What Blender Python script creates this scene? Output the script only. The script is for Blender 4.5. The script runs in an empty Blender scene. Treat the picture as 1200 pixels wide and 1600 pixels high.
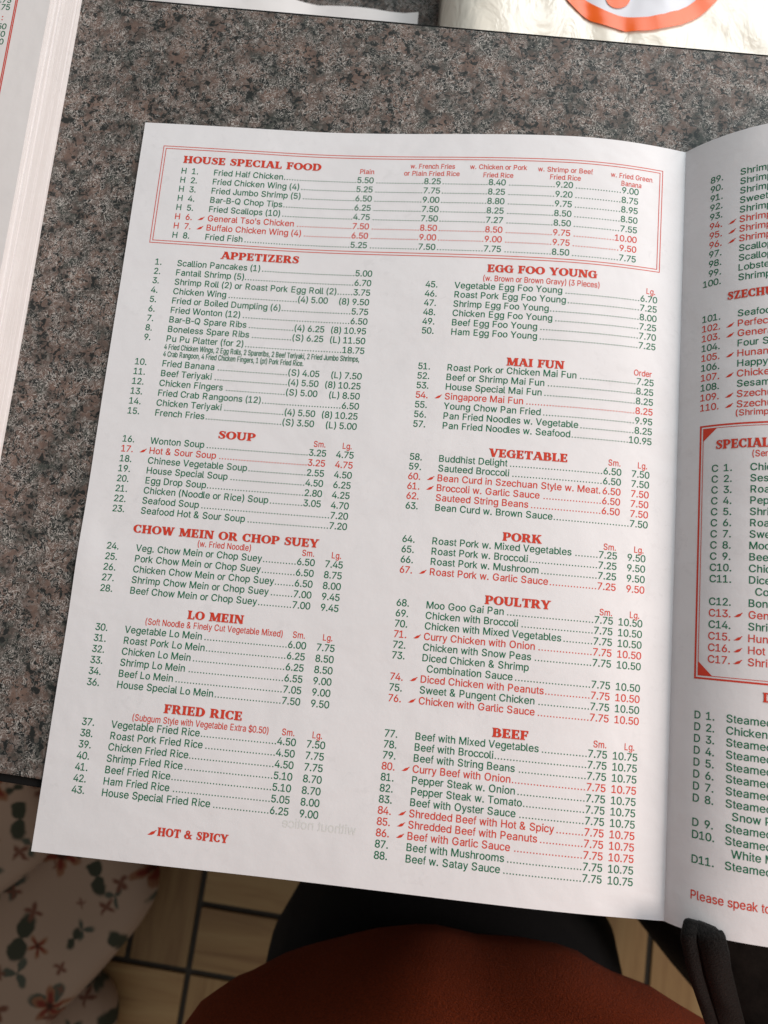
import bpy, bmesh, math, random, os
import numpy as np
from mathutils import Vector, Matrix, noise
from mathutils.geometry import delaunay_2d_cdt

random.seed(7)
SC = bpy.context.scene
COL = SC.collection
MM = 0.001

# ------------------------------------------------------------------ camera
CAM_F = 1200.0                                   # focal length in pixels of the 1200x1600 photograph
CAM_C = np.array([0.12758, -0.19681, 0.27675])
CAM_R = np.array([[0.9949903938, 0.0901547654, -0.0431999354],
                  [0.0816497262, -0.9821957751, -0.1691885978],
                  [-0.0576839524, 0.1648137666, -0.9846364730]])   # rows: right, down, forward

def unp(x, y, z):
    """point at height z (metres) that the photograph shows at pixel x, y"""
    d = CAM_R.T @ np.array([(x - 600) / CAM_F, (y - 800) / CAM_F, 1.0])
    return CAM_C + d * ((z - CAM_C[2]) / d[2])

cd = bpy.data.cameras.new('camera')
cam = bpy.data.objects.new('camera', cd)
COL.objects.link(cam)
cd.sensor_fit = 'VERTICAL'
cd.sensor_height = 36.0
cd.lens = 36.0 * CAM_F / 1600.0
cd.clip_start = 0.01
cd.clip_end = 50
cd.dof.use_dof = True
cd.dof.focus_distance = 0.285
cd.dof.aperture_fstop = 15.0
M = Matrix.Identity(4)
for i in range(3):
    M[i][0], M[i][1], M[i][2], M[i][3] = CAM_R[0][i], -CAM_R[1][i], -CAM_R[2][i], CAM_C[i]
cam.matrix_world = M
SC.camera = cam

# ------------------------------------------------------------------ light
SC.view_settings.view_transform = 'Standard'
SC.view_settings.look = 'None'
SC.view_settings.exposure = 0.27
SC.view_settings.gamma = 1.0
world = bpy.data.worlds.new('World')
SC.world = world
world.use_nodes = True
bg = world.node_tree.nodes['Background']
bg.inputs['Color'].default_value = (1.0, 0.94, 0.88, 1)
bg.inputs['Strength'].default_value = 0.20

def area(name, loc, target, sx, sy, power, color):
    l = bpy.data.lights.new(name, 'AREA')
    l.shape = 'RECTANGLE'; l.size = sx; l.size_y = sy
    l.energy = power; l.color = color
    o = bpy.data.objects.new(name, l)
    COL.objects.link(o)
    o.location = loc
    o.rotation_euler = (Vector(target) - Vector(loc)).to_track_quat('-Z', 'Y').to_euler()
    return o
area('window_light', (0.72, 0.90, 0.78), (0.1, -0.1, 0), 1.1, 0.8, 12.0, (0.86, 0.965, 1.0))
area('room_light', (0.92, -0.24, 0.52), (0.14, -0.30, -0.08), 0.4, 0.4, 6.0, (1.0, 0.82, 0.72))

# ------------------------------------------------------------------ materials
def mat(name, base=(0.8, 0.8, 0.8), rough=0.6, spec=0.5):
    m = bpy.data.materials.new(name)
    m.use_nodes = True
    b = m.node_tree.nodes['Principled BSDF']
    b.inputs['Base Color'].default_value = (*base, 1)
    b.inputs['Roughness'].default_value = rough
    b.inputs['Specular IOR Level'].default_value = spec
    return m, m.node_tree, b

def node(nt, kind, **kw):
    n = nt.nodes.new(kind)
    for k, v in kw.items():
        if k in n.inputs.keys():
            n.inputs[k].default_value = v
        else:
            setattr(n, k, v)
    return n

def coords(nt, scale=(1, 1, 1), rot=(0, 0, 0)):
    t = node(nt, 'ShaderNodeTexCoord')
    mp = node(nt, 'ShaderNodeMapping')
    mp.inputs['Scale'].default_value = scale
    mp.inputs['Rotation'].default_value = rot
    nt.links.new(t.outputs['Object'], mp.inputs['Vector'])
    return mp.outputs['Vector']

def tex_noise(nt, vec, scale, detail=2.0, rough=0.5, dist=0.0):
    n = node(nt, 'ShaderNodeTexNoise')
    n.inputs['Scale'].default_value = scale
    n.inputs['Detail'].default_value = detail
    n.inputs['Roughness'].default_value = rough
    n.inputs['Distortion'].default_value = dist
    nt.links.new(vec, n.inputs['Vector'])
    return n.outputs['Fac']

def ramp(nt, fac, stops, interp='LINEAR'):
    r = node(nt, 'ShaderNodeValToRGB')
    cr = r.color_ramp
    cr.interpolation = interp
    while len(cr.elements) < len(stops):
        cr.elements.new(0.5)
    for e, (p, c) in zip(cr.elements, stops):
        e.position = p
        e.color = (*c, 1) if len(c) == 3 else c
    nt.links.new(fac, r.inputs['Fac'])
    return r.outputs['Color']

def mix(nt, fac, a, b, kind='MIX'):
    n = node(nt, 'ShaderNodeMix', data_type='RGBA', blend_type=kind)
    for s, v in ((n.inputs['Factor'], fac), (n.inputs['A'], a), (n.inputs['B'], b)):
        pass
    def put(sock, v):
        if hasattr(v, 'is_linked') or hasattr(v, 'links'):
            nt.links.new(v, sock)
        elif isinstance(v, (int, float)):
            sock.default_value = v
        else:
            sock.default_value = (*v, 1)
    put(n.inputs[0], fac); put(n.inputs[6], a); put(n.inputs[7], b)
    return n.outputs[2]

def bump(nt, b, height, strength=0.3, dist=0.001):
    n = node(nt, 'ShaderNodeBump')
    n.inputs['Strength'].default_value = strength
    n.inputs['Distance'].default_value = dist
    nt.links.new(height, n.inputs['Height'])
    nt.links.new(n.outputs['Normal'], b.inputs['Normal'])

MATS = {}
def K(v): return (v, v, v)

# printed paper
def paper(name, base, mott=0.03):
    m, nt, b = mat(name, base, 0.5, 0.35)
    v = coords(nt)
    f = tex_noise(nt, v, 55, 4, 0.6)
    c = ramp(nt, f, [(0.3, tuple(x * (1 - mott) for x in base)), (0.62, base)])
    f2 = tex_noise(nt, v, 18, 3, 0.55)
    c2 = mix(nt, ramp(nt, f2, [(0.58, K(0)), (0.72, K(0.5))]), c, tuple(x * 0.94 for x in base))
    nt.links.new(c2, b.inputs['Base Color'])
    # print on the back shows as faint grey crumbs; the sheet is a little dented from handling
    f3 = tex_noise(nt, v, 260, 3, 0.7, 0.6)
    f4 = ramp(nt, tex_noise(nt, v, 26, 2, 0.5), [(0.46, K(0)), (0.62, K(1))])
    crumbs = ramp(nt, f3, [(0.55, K(0)), (0.66, K(0.55))])
    mm = node(nt, 'ShaderNodeMath', operation='MULTIPLY'); nt.links.new(crumbs, mm.inputs[0]); nt.links.new(f4, mm.inputs[1])
    c2 = mix(nt, mm.outputs[0], c2, tuple(x * 0.90 for x in base))
    nt.links.new(c2, b.inputs['Base Color'])
    hh = node(nt, 'ShaderNodeMath', operation='MULTIPLY_ADD'); hh.inputs[1].default_value = 14.0
    nt.links.new(tex_noise(nt, v, 22, 3, 0.6, 0.4), hh.inputs[0]); nt.links.new(tex_noise(nt, v, 320, 3, 0.6), hh.inputs[2])
    bump(nt, b, hh.outputs[0], 0.16, 0.0004)
    return m
MATS['paper'] = paper('menu paper', (0.785, 0.79, 0.82))
MATS['stack_paper'] = paper('stacked paper', (0.82, 0.79, 0.79), 0.02)
MATS['green'] = mat('green ink', (0.004, 0.155, 0.072), 0.5, 0.3)[0]
MATS['red'] = mat('red ink', (0.64, 0.052, 0.026), 0.5, 0.3)[0]
MATS['ghost'] = mat('print showing through', (0.70, 0.72, 0.715), 0.55, 0.3)[0]

# speckled laminate
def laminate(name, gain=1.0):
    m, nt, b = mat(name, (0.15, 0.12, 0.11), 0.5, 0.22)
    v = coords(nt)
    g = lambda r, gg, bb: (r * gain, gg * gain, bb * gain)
    big = tex_noise(nt, v, 90, 5, 0.70, 0.4)
    c = ramp(nt, big, [(0.38, g(0.052, 0.058, 0.052)), (0.46, g(0.082, 0.069, 0.061)), (0.54, g(0.126, 0.090, 0.076)), (0.66, g(0.172, 0.118, 0.096))])
    # grey flecks
    gr = tex_noise(nt, v, 420, 4, 0.7, 0.8)
    c = mix(nt, ramp(nt, gr, [(0.54, K(0)), (0.58, K(0.6))]), c, g(0.19, 0.172, 0.16))
    # dark grains, gathered in patches
    dk = tex_noise(nt, coords(nt, (1, 1, 1), (0, 0, 0.7)), 430, 3, 0.6, 0.9)
    dk2 = tex_noise(nt, v, 95, 4, 0.65)
    thr = node(nt, 'ShaderNodeMath', operation='MULTIPLY_ADD')
    nt.links.new(dk2, thr.inputs[0]); thr.inputs[1].default_value = 0.42
    nt.links.new(dk, thr.inputs[2])
    c = mix(nt, ramp(nt, thr.outputs[0], [(0.745, K(0)), (0.760, K(0.95))]), c, g(0.014, 0.018, 0.018))
    # pale curled threads
    th = tex_noise(nt, coords(nt, (1, 1, 1), (0, 0, 2.1)), 400, 1.5, 0.5, 2.4)
    rd = node(nt, 'ShaderNodeMath', operation='SUBTRACT'); nt.links.new(th, rd.inputs[0]); rd.inputs[1].default_value = 0.5
    ab = node(nt, 'ShaderNodeMath', operation='ABSOLUTE'); nt.links.new(rd.outputs[0], ab.inputs[0])
    line = ramp(nt, ab.outputs[0], [(0.020, K(1)), (0.036, K(0))])
    patch = ramp(nt, tex_noise(nt, coords(nt, (1, 1, 1), (0, 0, 1.3)), 110, 3, 0.6), [(0.40, K(0)), (0.54, K(0.85))])
    ml = node(nt, 'ShaderNodeMath', operation='MULTIPLY'); nt.links.new(line, ml.inputs[0]); nt.links.new(patch, ml.inputs[1])
    c = mix(nt, ml.outputs[0], c, g(0.46, 0.44, 0.415))
    nt.links.new(c, b.inputs['Base Color'])
    bump(nt, b, tex_noise(nt, v, 500, 2), 0.05, 0.0003)
    return m
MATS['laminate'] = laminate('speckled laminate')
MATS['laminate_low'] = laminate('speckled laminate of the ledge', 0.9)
MATS['trim'] = mat('black edge trim', (0.006, 0.006, 0.006), 0.8, 0.2)[0]
MATS['panel'] = mat('painted panel', (0.16, 0.13, 0.10), 0.6)[0]

def wood(name, c0, c1, c2, seed):
    m, nt, b = mat(name, c1, 0.45, 0.35)
    mp = coords(nt, (1.5, 16, 4))
    oi = node(nt, 'ShaderNodeObjectInfo')
    ad = node(nt, 'ShaderNodeVectorMath', operation='ADD')
    cx = node(nt, 'ShaderNodeCombineXYZ')
    mu = node(nt, 'ShaderNodeMath', operation='MULTIPLY'); mu.inputs[1].default_value = 40 + seed
    nt.links.new(oi.outputs['Random'], mu.inputs[0])
    nt.links.new(mu.outputs[0], cx.inputs[0]); nt.links.new(mu.outputs[0], cx.inputs[1])
    nt.links.new(mp, ad.inputs[0]); nt.links.new(cx.outputs[0], ad.inputs[1])
    f = tex_noise(nt, ad.outputs[0], 2.2, 4, 0.6, 0.6)
    c = ramp(nt, f, [(0.30, c0), (0.5, c1), (0.72, c2)])
    hs = node(nt, 'ShaderNodeHueSaturation')
    mr = node(nt, 'ShaderNodeMapRange'); mr.inputs['To Min'].default_value = 0.75; mr.inputs['To Max'].default_value = 1.2
    nt.links.new(oi.outputs['Random'], mr.inputs['Value']); nt.links.new(mr.outputs[0], hs.inputs['Value'])
    nt.links.new(c, hs.inputs['Color'])
    nt.links.new(hs.outputs[0], b.inputs['Base Color'])
    return m
MATS['wood'] = wood('wood look tile', (0.32, 0.18, 0.082), (0.47, 0.30, 0.14), (0.56, 0.39, 0.19), 0)
MATS['grout'] = mat('dark grout', (0.060, 0.055, 0.045), 0.8)[0]

def fabric(name, base, rough=0.9, scale=900, amt=0.35):
    m, nt, b = mat(name, base, rough, 0.15)
    v = coords(nt)
    f = tex_noise(nt, v, scale, 3, 0.7)
    c = ramp(nt, f, [(0.3, tuple(x * (1 - amt) for x in base)), (0.7, tuple(x * (1 + amt) for x in base))])
    nt.links.new(c, b.inputs['Base Color'])
    b.inputs['Sheen Weight'].default_value = 0.03
    bump(nt, b, f, 0.8, 0.0010)
    return m
MATS['shirt'] = fabric('rust red knit', (0.31, 0.050, 0.011))
MATS['trousers'] = fabric('black trousers', (0.008, 0.009, 0.011))
MATS['skin'] = mat('skin', (0.50, 0.30, 0.22), 0.5)[0]
MATS['strap'] = fabric('black webbing', (0.006, 0.006, 0.006), 0.9, 1100, 0.85)
MATS['bag'] = fabric('dark bag cloth', (0.012, 0.010, 0.009), 0.8, 60, 0.6)

def floral():
    m, nt, b = mat('floral cotton', (0.25, 0.155, 0.10), 0.85, 0.15)
    v = coords(nt)
    nz = node(nt, 'ShaderNodeTexNoise'); nz.inputs['Scale'].default_value = 60; nz.inputs['Detail'].default_value = 3
    nt.links.new(v, nz.inputs['Vector'])
    def M(op, x, y=None):
        n = node(nt, 'ShaderNodeMath', operation=op)
        for i, q in enumerate((x, y)):
            if q is None: continue
            if isinstance(q, (int, float)): n.inputs[i].default_value = q
            else: nt.links.new(q, n.inputs[i])
        return n.outputs[0]
    def petals(scale, R, lobes, depth, shift, wob=0.012):
        """mask of lobed blossoms or leaves, one to a cell, each turned its own way"""
        a = node(nt, 'ShaderNodeVectorMath', operation='MULTIPLY_ADD')
        nt.links.new(nz.outputs['Color'], a.inputs[0]); a.inputs[1].default_value = (wob, wob, 0)
        mp = node(nt, 'ShaderNodeMapping'); mp.inputs['Location'].default_value = (shift, shift * 0.7, 0); nt.links.new(v, mp.inputs['Vector'])
        nt.links.new(mp.outputs[0], a.inputs[2])
        vo = node(nt, 'ShaderNodeTexVoronoi'); vo.voronoi_dimensions = '2D'; vo.inputs['Scale'].default_value = scale; vo.inputs['Randomness'].default_value = 0.85
        nt.links.new(a.outputs[0], vo.inputs['Vector'])
        d = node(nt, 'ShaderNodeVectorMath', operation='SUBTRACT'); nt.links.new(a.outputs[0], d.inputs[0]); nt.links.new(vo.outputs['Position'], d.inputs[1])
        sp = node(nt, 'ShaderNodeSeparateXYZ'); nt.links.new(d.outputs[0], sp.inputs[0])
        sc_ = node(nt, 'ShaderNodeSeparateColor'); nt.links.new(vo.outputs['Color'], sc_.inputs[0])
        th = M('ADD', M('ARCTAN2', sp.outputs[1], sp.outputs[0]), M('MULTIPLY', sc_.outputs[0], 6.28))
        rr = M('SQRT', M('ADD', M('MULTIPLY', sp.outputs[0], sp.outputs[0]), M('MULTIPLY', sp.outputs[1], sp.outputs[1])))
        lim = M('MULTIPLY', M('ADD', M('MULTIPLY', M('COSINE', M('MULTIPLY', th, lobes)), depth), 1 - depth), M('MULTIPLY', M('ADD', sc_.outputs[1], 0.55), R))
        return ramp(nt, M('ADD', M('MULTIPLY', M('SUBTRACT', lim, rr), 120.0), 0.5), [(0.2, K(0)), (0.8, K(1))])
    c = (0.46, 0.335, 0.255)
    c = mix(nt, petals(11, 0.020, 3, 0.55, 0.31), c, (0.10, 0.11, 0.085))
    c = mix(nt, petals(12, 0.021, 2, 0.48, 0.77), c, (0.06, 0.065, 0.045))
    c = mix(nt, petals(17, 0.009, 4, 0.35, 0.13), c, (0.20, 0.09, 0.06))
    c = mix(nt, petals(9.5, 0.020, 5, 0.34, 0.0), c, (0.31, 0.15, 0.085))
    c = mix(nt, petals(9.5, 0.014, 5, 0.5, 0.0), c, (0.22, 0.045, 0.03))
    c = mix(nt, petals(9.5, 0.0045, 3, 0.10, 0.0), c, (0.07, 0.03, 0.02))
    nt.links.new(c, b.inputs['Base Color'])
    bump(nt, b, tex_noise(nt, v, 700, 2), 0.2, 0.0006)
    return m
MATS['floral'] = floral()

m, nt, b = mat('thin white plastic', (0.92, 0.87, 0.77), 0.2, 0.5)
bump(nt, b, tex_noise(nt, coords(nt, (1, 0.45, 1), (0, 0, 0.5)), 70, 3, 0.55, 1.6), 0.28, 0.004)
MATS['plastic'] = m
MATS['white_print'] = mat('white bag print', (0.72, 0.72, 0.78), 0.35)[0]
MATS['orange'] = mat('orange bag print', (0.92, 0.13, 0.004), 0.3)[0]

# ------------------------------------------------------------------ object helpers
def link(name, verts, faces, material, parent=None, smooth=False, mats=None, midx=None):
    me = bpy.data.meshes.new(name)
    me.from_pydata([tuple(map(float, v)) for v in verts], [], [tuple(map(int, f)) for f in faces])
    for mm_ in (mats or [material]):
        me.materials.append(MATS[mm_])
    if midx is not None:
        me.polygons.foreach_set('material_index', list(midx))
    if smooth:
        me.polygons.foreach_set('use_smooth', [True] * len(me.polygons))
    me.update()
    o = bpy.data.objects.new(name, me)
    COL.objects.link(o)
    if parent is not None:
        o.parent = parent
    return o

def empty(name, loc=(0, 0, 0)):
    o = bpy.data.objects.new(name, None)
    o.empty_display_size = 0.02
    COL.objects.link(o)
    o.location = loc
    return o

def tag(o, label, cat, group=None):
    o['label'] = label
    o['category'] = cat
    if group:
        o['group'] = group
    return o

def box_bm(bm, x0, x1, y0, y1, z0, z1):
    vs = [bm.verts.new(p) for p in ((x0, y0, z0), (x1, y0, z0), (x1, y1, z0), (x0, y1, z0), (x0, y0, z1), (x1, y0, z1), (x1, y1, z1), (x0, y1, z1))]
    for f in ((0, 3, 2, 1), (4, 5, 6, 7), (0, 1, 5, 4), (1, 2, 6, 5), (2, 3, 7, 6), (3, 0, 4, 7)):
        bm.faces.new([vs[i] for i in f])

def bm_obj(name, bm, material, parent=None, bevel=0, smooth=False):
    if bevel:
        bmesh.ops.bevel(bm, geom=list(bm.edges), offset=bevel, segments=2, affect='EDGES', profile=0.6)
    me = bpy.data.meshes.new(name)
    bm.normal_update(); bm.to_mesh(me); bm.free()
    me.materials.append(MATS[material])
    if smooth:
        me.polygons.foreach_set('use_smooth', [True] * len(me.polygons))
    o = bpy.data.objects.new(name, me)
    COL.objects.link(o)
    if parent is not None:
        o.parent = parent
    return o

# ------------------------------------------------------------------ floor of plank tiles laid in pairs
ROT = math.radians(-2.8)
FLOOR_Z = -1.0
floor = link('floor', [(-4, -4, 0), (4, -4, 0), (4, 4, 0), (-4, 4, 0)], [(0, 1, 2, 3)], 'grout')
floor.location = (0, 0, FLOOR_Z)
floor['kind'] = 'structure'
floor.rotation_euler = (0, 0, ROT)
pm = None
B = 0.1974
ca, sa = math.cos(-ROT), math.sin(-ROT)
ox, oy = -0.183 * ca + 0.724 * sa, -0.183 * sa - 0.724 * ca
for bi in range(-5, 7):
    for bj in range(-5, 5):
        for k in (0, 1):
            if pm is None:
                bm = bmesh.new()
                box_bm(bm, -B / 2 + 0.0045, B / 2 - 0.0045, -B / 4 + 0.0045, B / 4 - 0.0045, 0.0005, 0.006)
                pl = bm_obj('plank', bm, 'wood', floor, 0.0012)
                pm = pl.data
            else:
                pl = bpy.data.objects.new('plank', pm); COL.objects.link(pl); pl.parent = floor
            cx, cy = ox + (bi + 0.5) * B, oy + (bj + 0.5) * B
            s = (k - 0.5) * B / 2
            if (bi + bj) % 2 == 0:
                pl.location = (cx, cy + s, random.uniform(-0.0003, 0.0003))
            else:
                pl.location = (cx + s, cy, random.uniform(-0.0003, 0.0003)); pl.rotation_euler = (0, 0, math.pi / 2)

# ------------------------------------------------------------------ counter
ctr = empty('counter', (0.10, -0.104, FLOOR_Z))
ctr.rotation_euler = (0, 0, ROT)
tag(ctr, 'narrow speckled brown and grey laminate counter under the open menu', 'counter')
h = -FLOOR_Z
bm = bmesh.new(); box_bm(bm, -0.9, 0.9, -0.1565, 0.1565, h - 0.035, h)
bm_obj('counter_top', bm, 'laminate', ctr, 0.0008)
bm = bmesh.new(); box_bm(bm, -0.9, 0.9, -0.1595, -0.1567, h - 0.037, h - 0.0012)
bm_obj('edge_trim', bm, 'trim', ctr, 0.0006)
bm = bmesh.new(); box_bm(bm, -0.9, 0.9, 0.1567, 0.1577, h - 0.037, h - 0.0008)
bm_obj('edge_trim', bm, 'trim', ctr, 0.0002)
bm = bmesh.new(); box_bm(bm, -0.9, 0.9, 0.08, 0.155, 0.008, h - 0.036)
bm_obj('base_panel', bm, 'panel', ctr)

ledge = empty('ledge', (0.10, 0.06, FLOOR_Z)); ledge.rotation_euler = (0, 0, ROT)
tag(ledge, 'lower dark speckled ledge running behind the counter', 'ledge')
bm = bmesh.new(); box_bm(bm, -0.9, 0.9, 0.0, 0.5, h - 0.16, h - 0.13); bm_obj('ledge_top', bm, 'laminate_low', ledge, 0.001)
bm = bmesh.new(); box_bm(bm, -0.9, 0.9, 0.02, 0.48, 0.008, h - 0.161); bm_obj('base_panel', bm, 'panel', ledge)
LZ = -0.13

# ------------------------------------------------------------------ lettering
HELV = dict(zip(" &'(),-.:$0123456789", [278, 667, 222, 333, 333, 278, 333, 278, 278, 556] + [556] * 10))
HELV.update(dict(zip('ABCDEFGHIJKLMNOPQRSTUVWXYZ', [667, 667, 722, 722, 667, 611, 778, 722, 278, 500, 667, 556, 833, 722, 778, 667, 778, 722, 667, 611, 722, 667, 944, 667, 667, 611])))
HELV.update(dict(zip('abcdefghijklmnopqrstuvwxyz', [556, 556, 500, 556, 556, 278, 556, 556, 222, 222, 500, 222, 833, 556, 556, 556, 556, 333, 500, 278, 556, 500, 722, 500, 500, 500])))
FONT = None
try:
    fp = os.path.join(bpy.utils.system_resource('DATAFILES'), 'fonts', 'Inter.woff2')   # ships with Blender
    FONT = bpy.data.fonts.load(fp)
except Exception:
    FONT = None
GL = {}
CAPH = {}
INK_SPREAD = 0.014                 # how far the ink swells past the letter's outline, in ems
def outline(ch):
    cu = bpy.data.curves.new('glyph', 'FONT')
    if FONT:
        cu.font = FONT
    cu.body = ch
    o = bpy.data.objects.new('glyph', cu); COL.objects.link(o)
    bpy.context.view_layer.update()
    crv = o.to_curve(bpy.context.evaluated_depsgraph_get())
    loops = []
    for sp in crv.splines:
        bp = sp.bezier_points; pts = []
        for i in range(len(bp)):
            p, q = bp[i], bp[(i + 1) % len(bp)]
            d = q.co - p.co
            flat = abs(d.cross(p.handle_right - p.co).z) + abs(d.cross(q.handle_left - q.co).z) < 1e-5
            n = 1 if flat else 2
            for k in range(n):
                t = k / n; r = 1 - t
                c = p.co * r ** 3 + p.handle_right * 3 * r * r * t + q.handle_left * 3 * r * t * t + q.co * t ** 3
                if not pts or (Vector(pts[-1]) - c.xy).length > 1e-4: pts.append((c.x, c.y))
        if len(pts) > 2 and (Vector(pts[0]) - Vector(pts[-1])).length < 1e-4: pts.pop()
        if len(pts) > 2: loops.append(np.array(pts))
    o.to_curve_clear(); bpy.data.objects.remove(o); bpy.data.curves.remove(cu)
    return loops
def s_area(P): return 0.5 * float(np.sum(P[:, 0] * np.roll(P[:, 1], -1) - np.roll(P[:, 0], -1) * P[:, 1]))
def wind(pt, loops):
    w = 0
    for P in loops:
        d = P - pt; e = np.roll(d, -1, 0); side = d[:, 0] * e[:, 1] - e[:, 0] * d[:, 1]
        w += int(np.sum((d[:, 1] <= 0) & (e[:, 1] > 0) & (side > 0))) - int(np.sum((d[:, 1] > 0) & (e[:, 1] <= 0) & (side < 0)))
    return w
def glyph(ch):
    """verts, faces, lift of each vert and advance; strokes of a letter that overlap lie one above the other"""
    if ch in GL:
        return GL[ch]
    adv = HELV.get(ch, 556) / 1000.0
    loops = outline(ch)
    if not loops:
        GL[ch] = ([], [], [], adv); return GL[ch]
    if not CAPH:
        CAPH['k'] = 0.718 / max(q[:, 1].max() for q in outline('H'))
    loops = [q * CAPH['k'] for q in loops]
    allx = np.concatenate([q[:, 0] for q in loops]); w = allx.max() - allx.min(); c = (allx.max() + allx.min()) / 2
    sx = min(0.97, (adv - 0.045) / w)
    sgn = 1 if s_area(max(loops, key=lambda q: abs(s_area(q)))) > 0 else -1
    L2 = []
    for q in loops:
        q = q.copy(); q[:, 0] = (q[:, 0] - c) * sx + adv / 2 - (0.03 if ch == '1' else 0)
        e = np.roll(q, -1, 0) - q; e /= np.linalg.norm(e, axis=1)[:, None] + 1e-12
        nrm = np.c_[e[:, 1], -e[:, 0]] * sgn; n2 = nrm + np.roll(nrm, 1, 0)
        n2 /= np.maximum(np.linalg.norm(n2, axis=1)[:, None], 0.6) 
        L2.append(q + n2 * INK_SPREAD)
    pts, eds = [], []
    for q in L2:
        n = len(pts); pts += [Vector((x, y)) * 100 for x, y in q]
        eds += [(n + i, n + (i + 1) % len(q)) for i in range(len(q))]
    cv, _, cf, _, _, _ = delaunay_2d_cdt(pts, eds, [], 0, 1e-4)
    V = [(p.x / 100, p.y / 100) for p in cv]; Z = [0] * len(V); F = []
    for f in cf:
        if wind(np.mean([V[i] for i in f], 0), L2) != 0: F.append(tuple(f))
    GL[ch] = (V, F, Z, adv)
    return GL[ch]

# heavy slab-serif capitals for the headings, drawn stroke by stroke on a cap height of 1
def strip(pts, ws):
    out = []; n = len(pts)
    for i in range(n):
        a = np.array(pts[max(i - 1, 0)]); c = np.array(pts[min(i + 1, n - 1)])
        t = (c - a) / (np.linalg.norm(c - a) + 1e-9); nn = np.array([-t[1], t[0]])
        out.append((np.array(pts[i]) + nn * ws[i] / 2, np.array(pts[i]) - nn * ws[i] / 2))
    V = [q for pr in out for q in pr]
    F = [(2 * i, 2 * i + 1, 2 * i + 3, 2 * i + 2) for i in range(n - 1)]
    return V, F
def st(x, y0=0.0, y1=1.0, w=0.25):
    ys = np.linspace(y0, y1, 5); k = [1.08, 0.97, 0.94, 0.97, 1.08]
    return strip([(x, y) for y in ys], [w * q for q in k])
def br(x0, x1, y, w=0.12): return strip([(x0, y), (x1, y)], [w, w])
def sf(x, y, l=0.42, hgt=0.11):      # serif slab
    if y < 0.5:
        return ([np.array(q) for q in ((x - l / 2, y), (x + l / 2, y), (x + l / 2 - 0.05, y + hgt), (x - l / 2 + 0.05, y + hgt))], [(0, 1, 2, 3)])
    return ([np.array(q) for q in ((x - l / 2, y), (x - l / 2 + 0.05, y - hgt), (x + l / 2 - 0.05, y - hgt), (x + l / 2, y))], [(0, 1, 2, 3)])
def dg(x0, y0, x1, y1, w):
    return ([np.array(q) for q in ((x0 - w / 2, y0), (x0 + w / 2, y0), (x1 + w / 2, y1), (x1 - w / 2, y1))], [(0, 1, 2, 3)])
def ar(cx, cy, rx, ry, a0, a1, wx=0.25, wy=0.12, n=14):
    A = np.radians(np.linspace(a0, a1, n))
    return strip([(cx + rx * math.cos(a), cy + ry * math.sin(a)) for a in A], [wy + (wx - wy) * math.cos(a) ** 2 for a in A])
def tick(x, y, hgt, w=0.09): return strip([(x, y - hgt / 2), (x, y + hgt / 2)], [w, w])
def S_():
    p = [(0.60, 0.70), (0.56, 0.87), (0.38, 0.945), (0.20, 0.87), (0.17, 0.71), (0.30, 0.58), (0.46, 0.47), (0.57, 0.31), (0.52, 0.13), (0.33, 0.055), (0.15, 0.13), (0.09, 0.31)]
    w = [0.07, 0.10, 0.12, 0.16, 0.22, 0.25, 0.26, 0.22, 0.16, 0.12, 0.10, 0.07]
    return [strip(p, w), tick(0.60, 0.80, 0.30, 0.08), tick(0.10, 0.20, 0.30, 0.08)]
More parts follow.
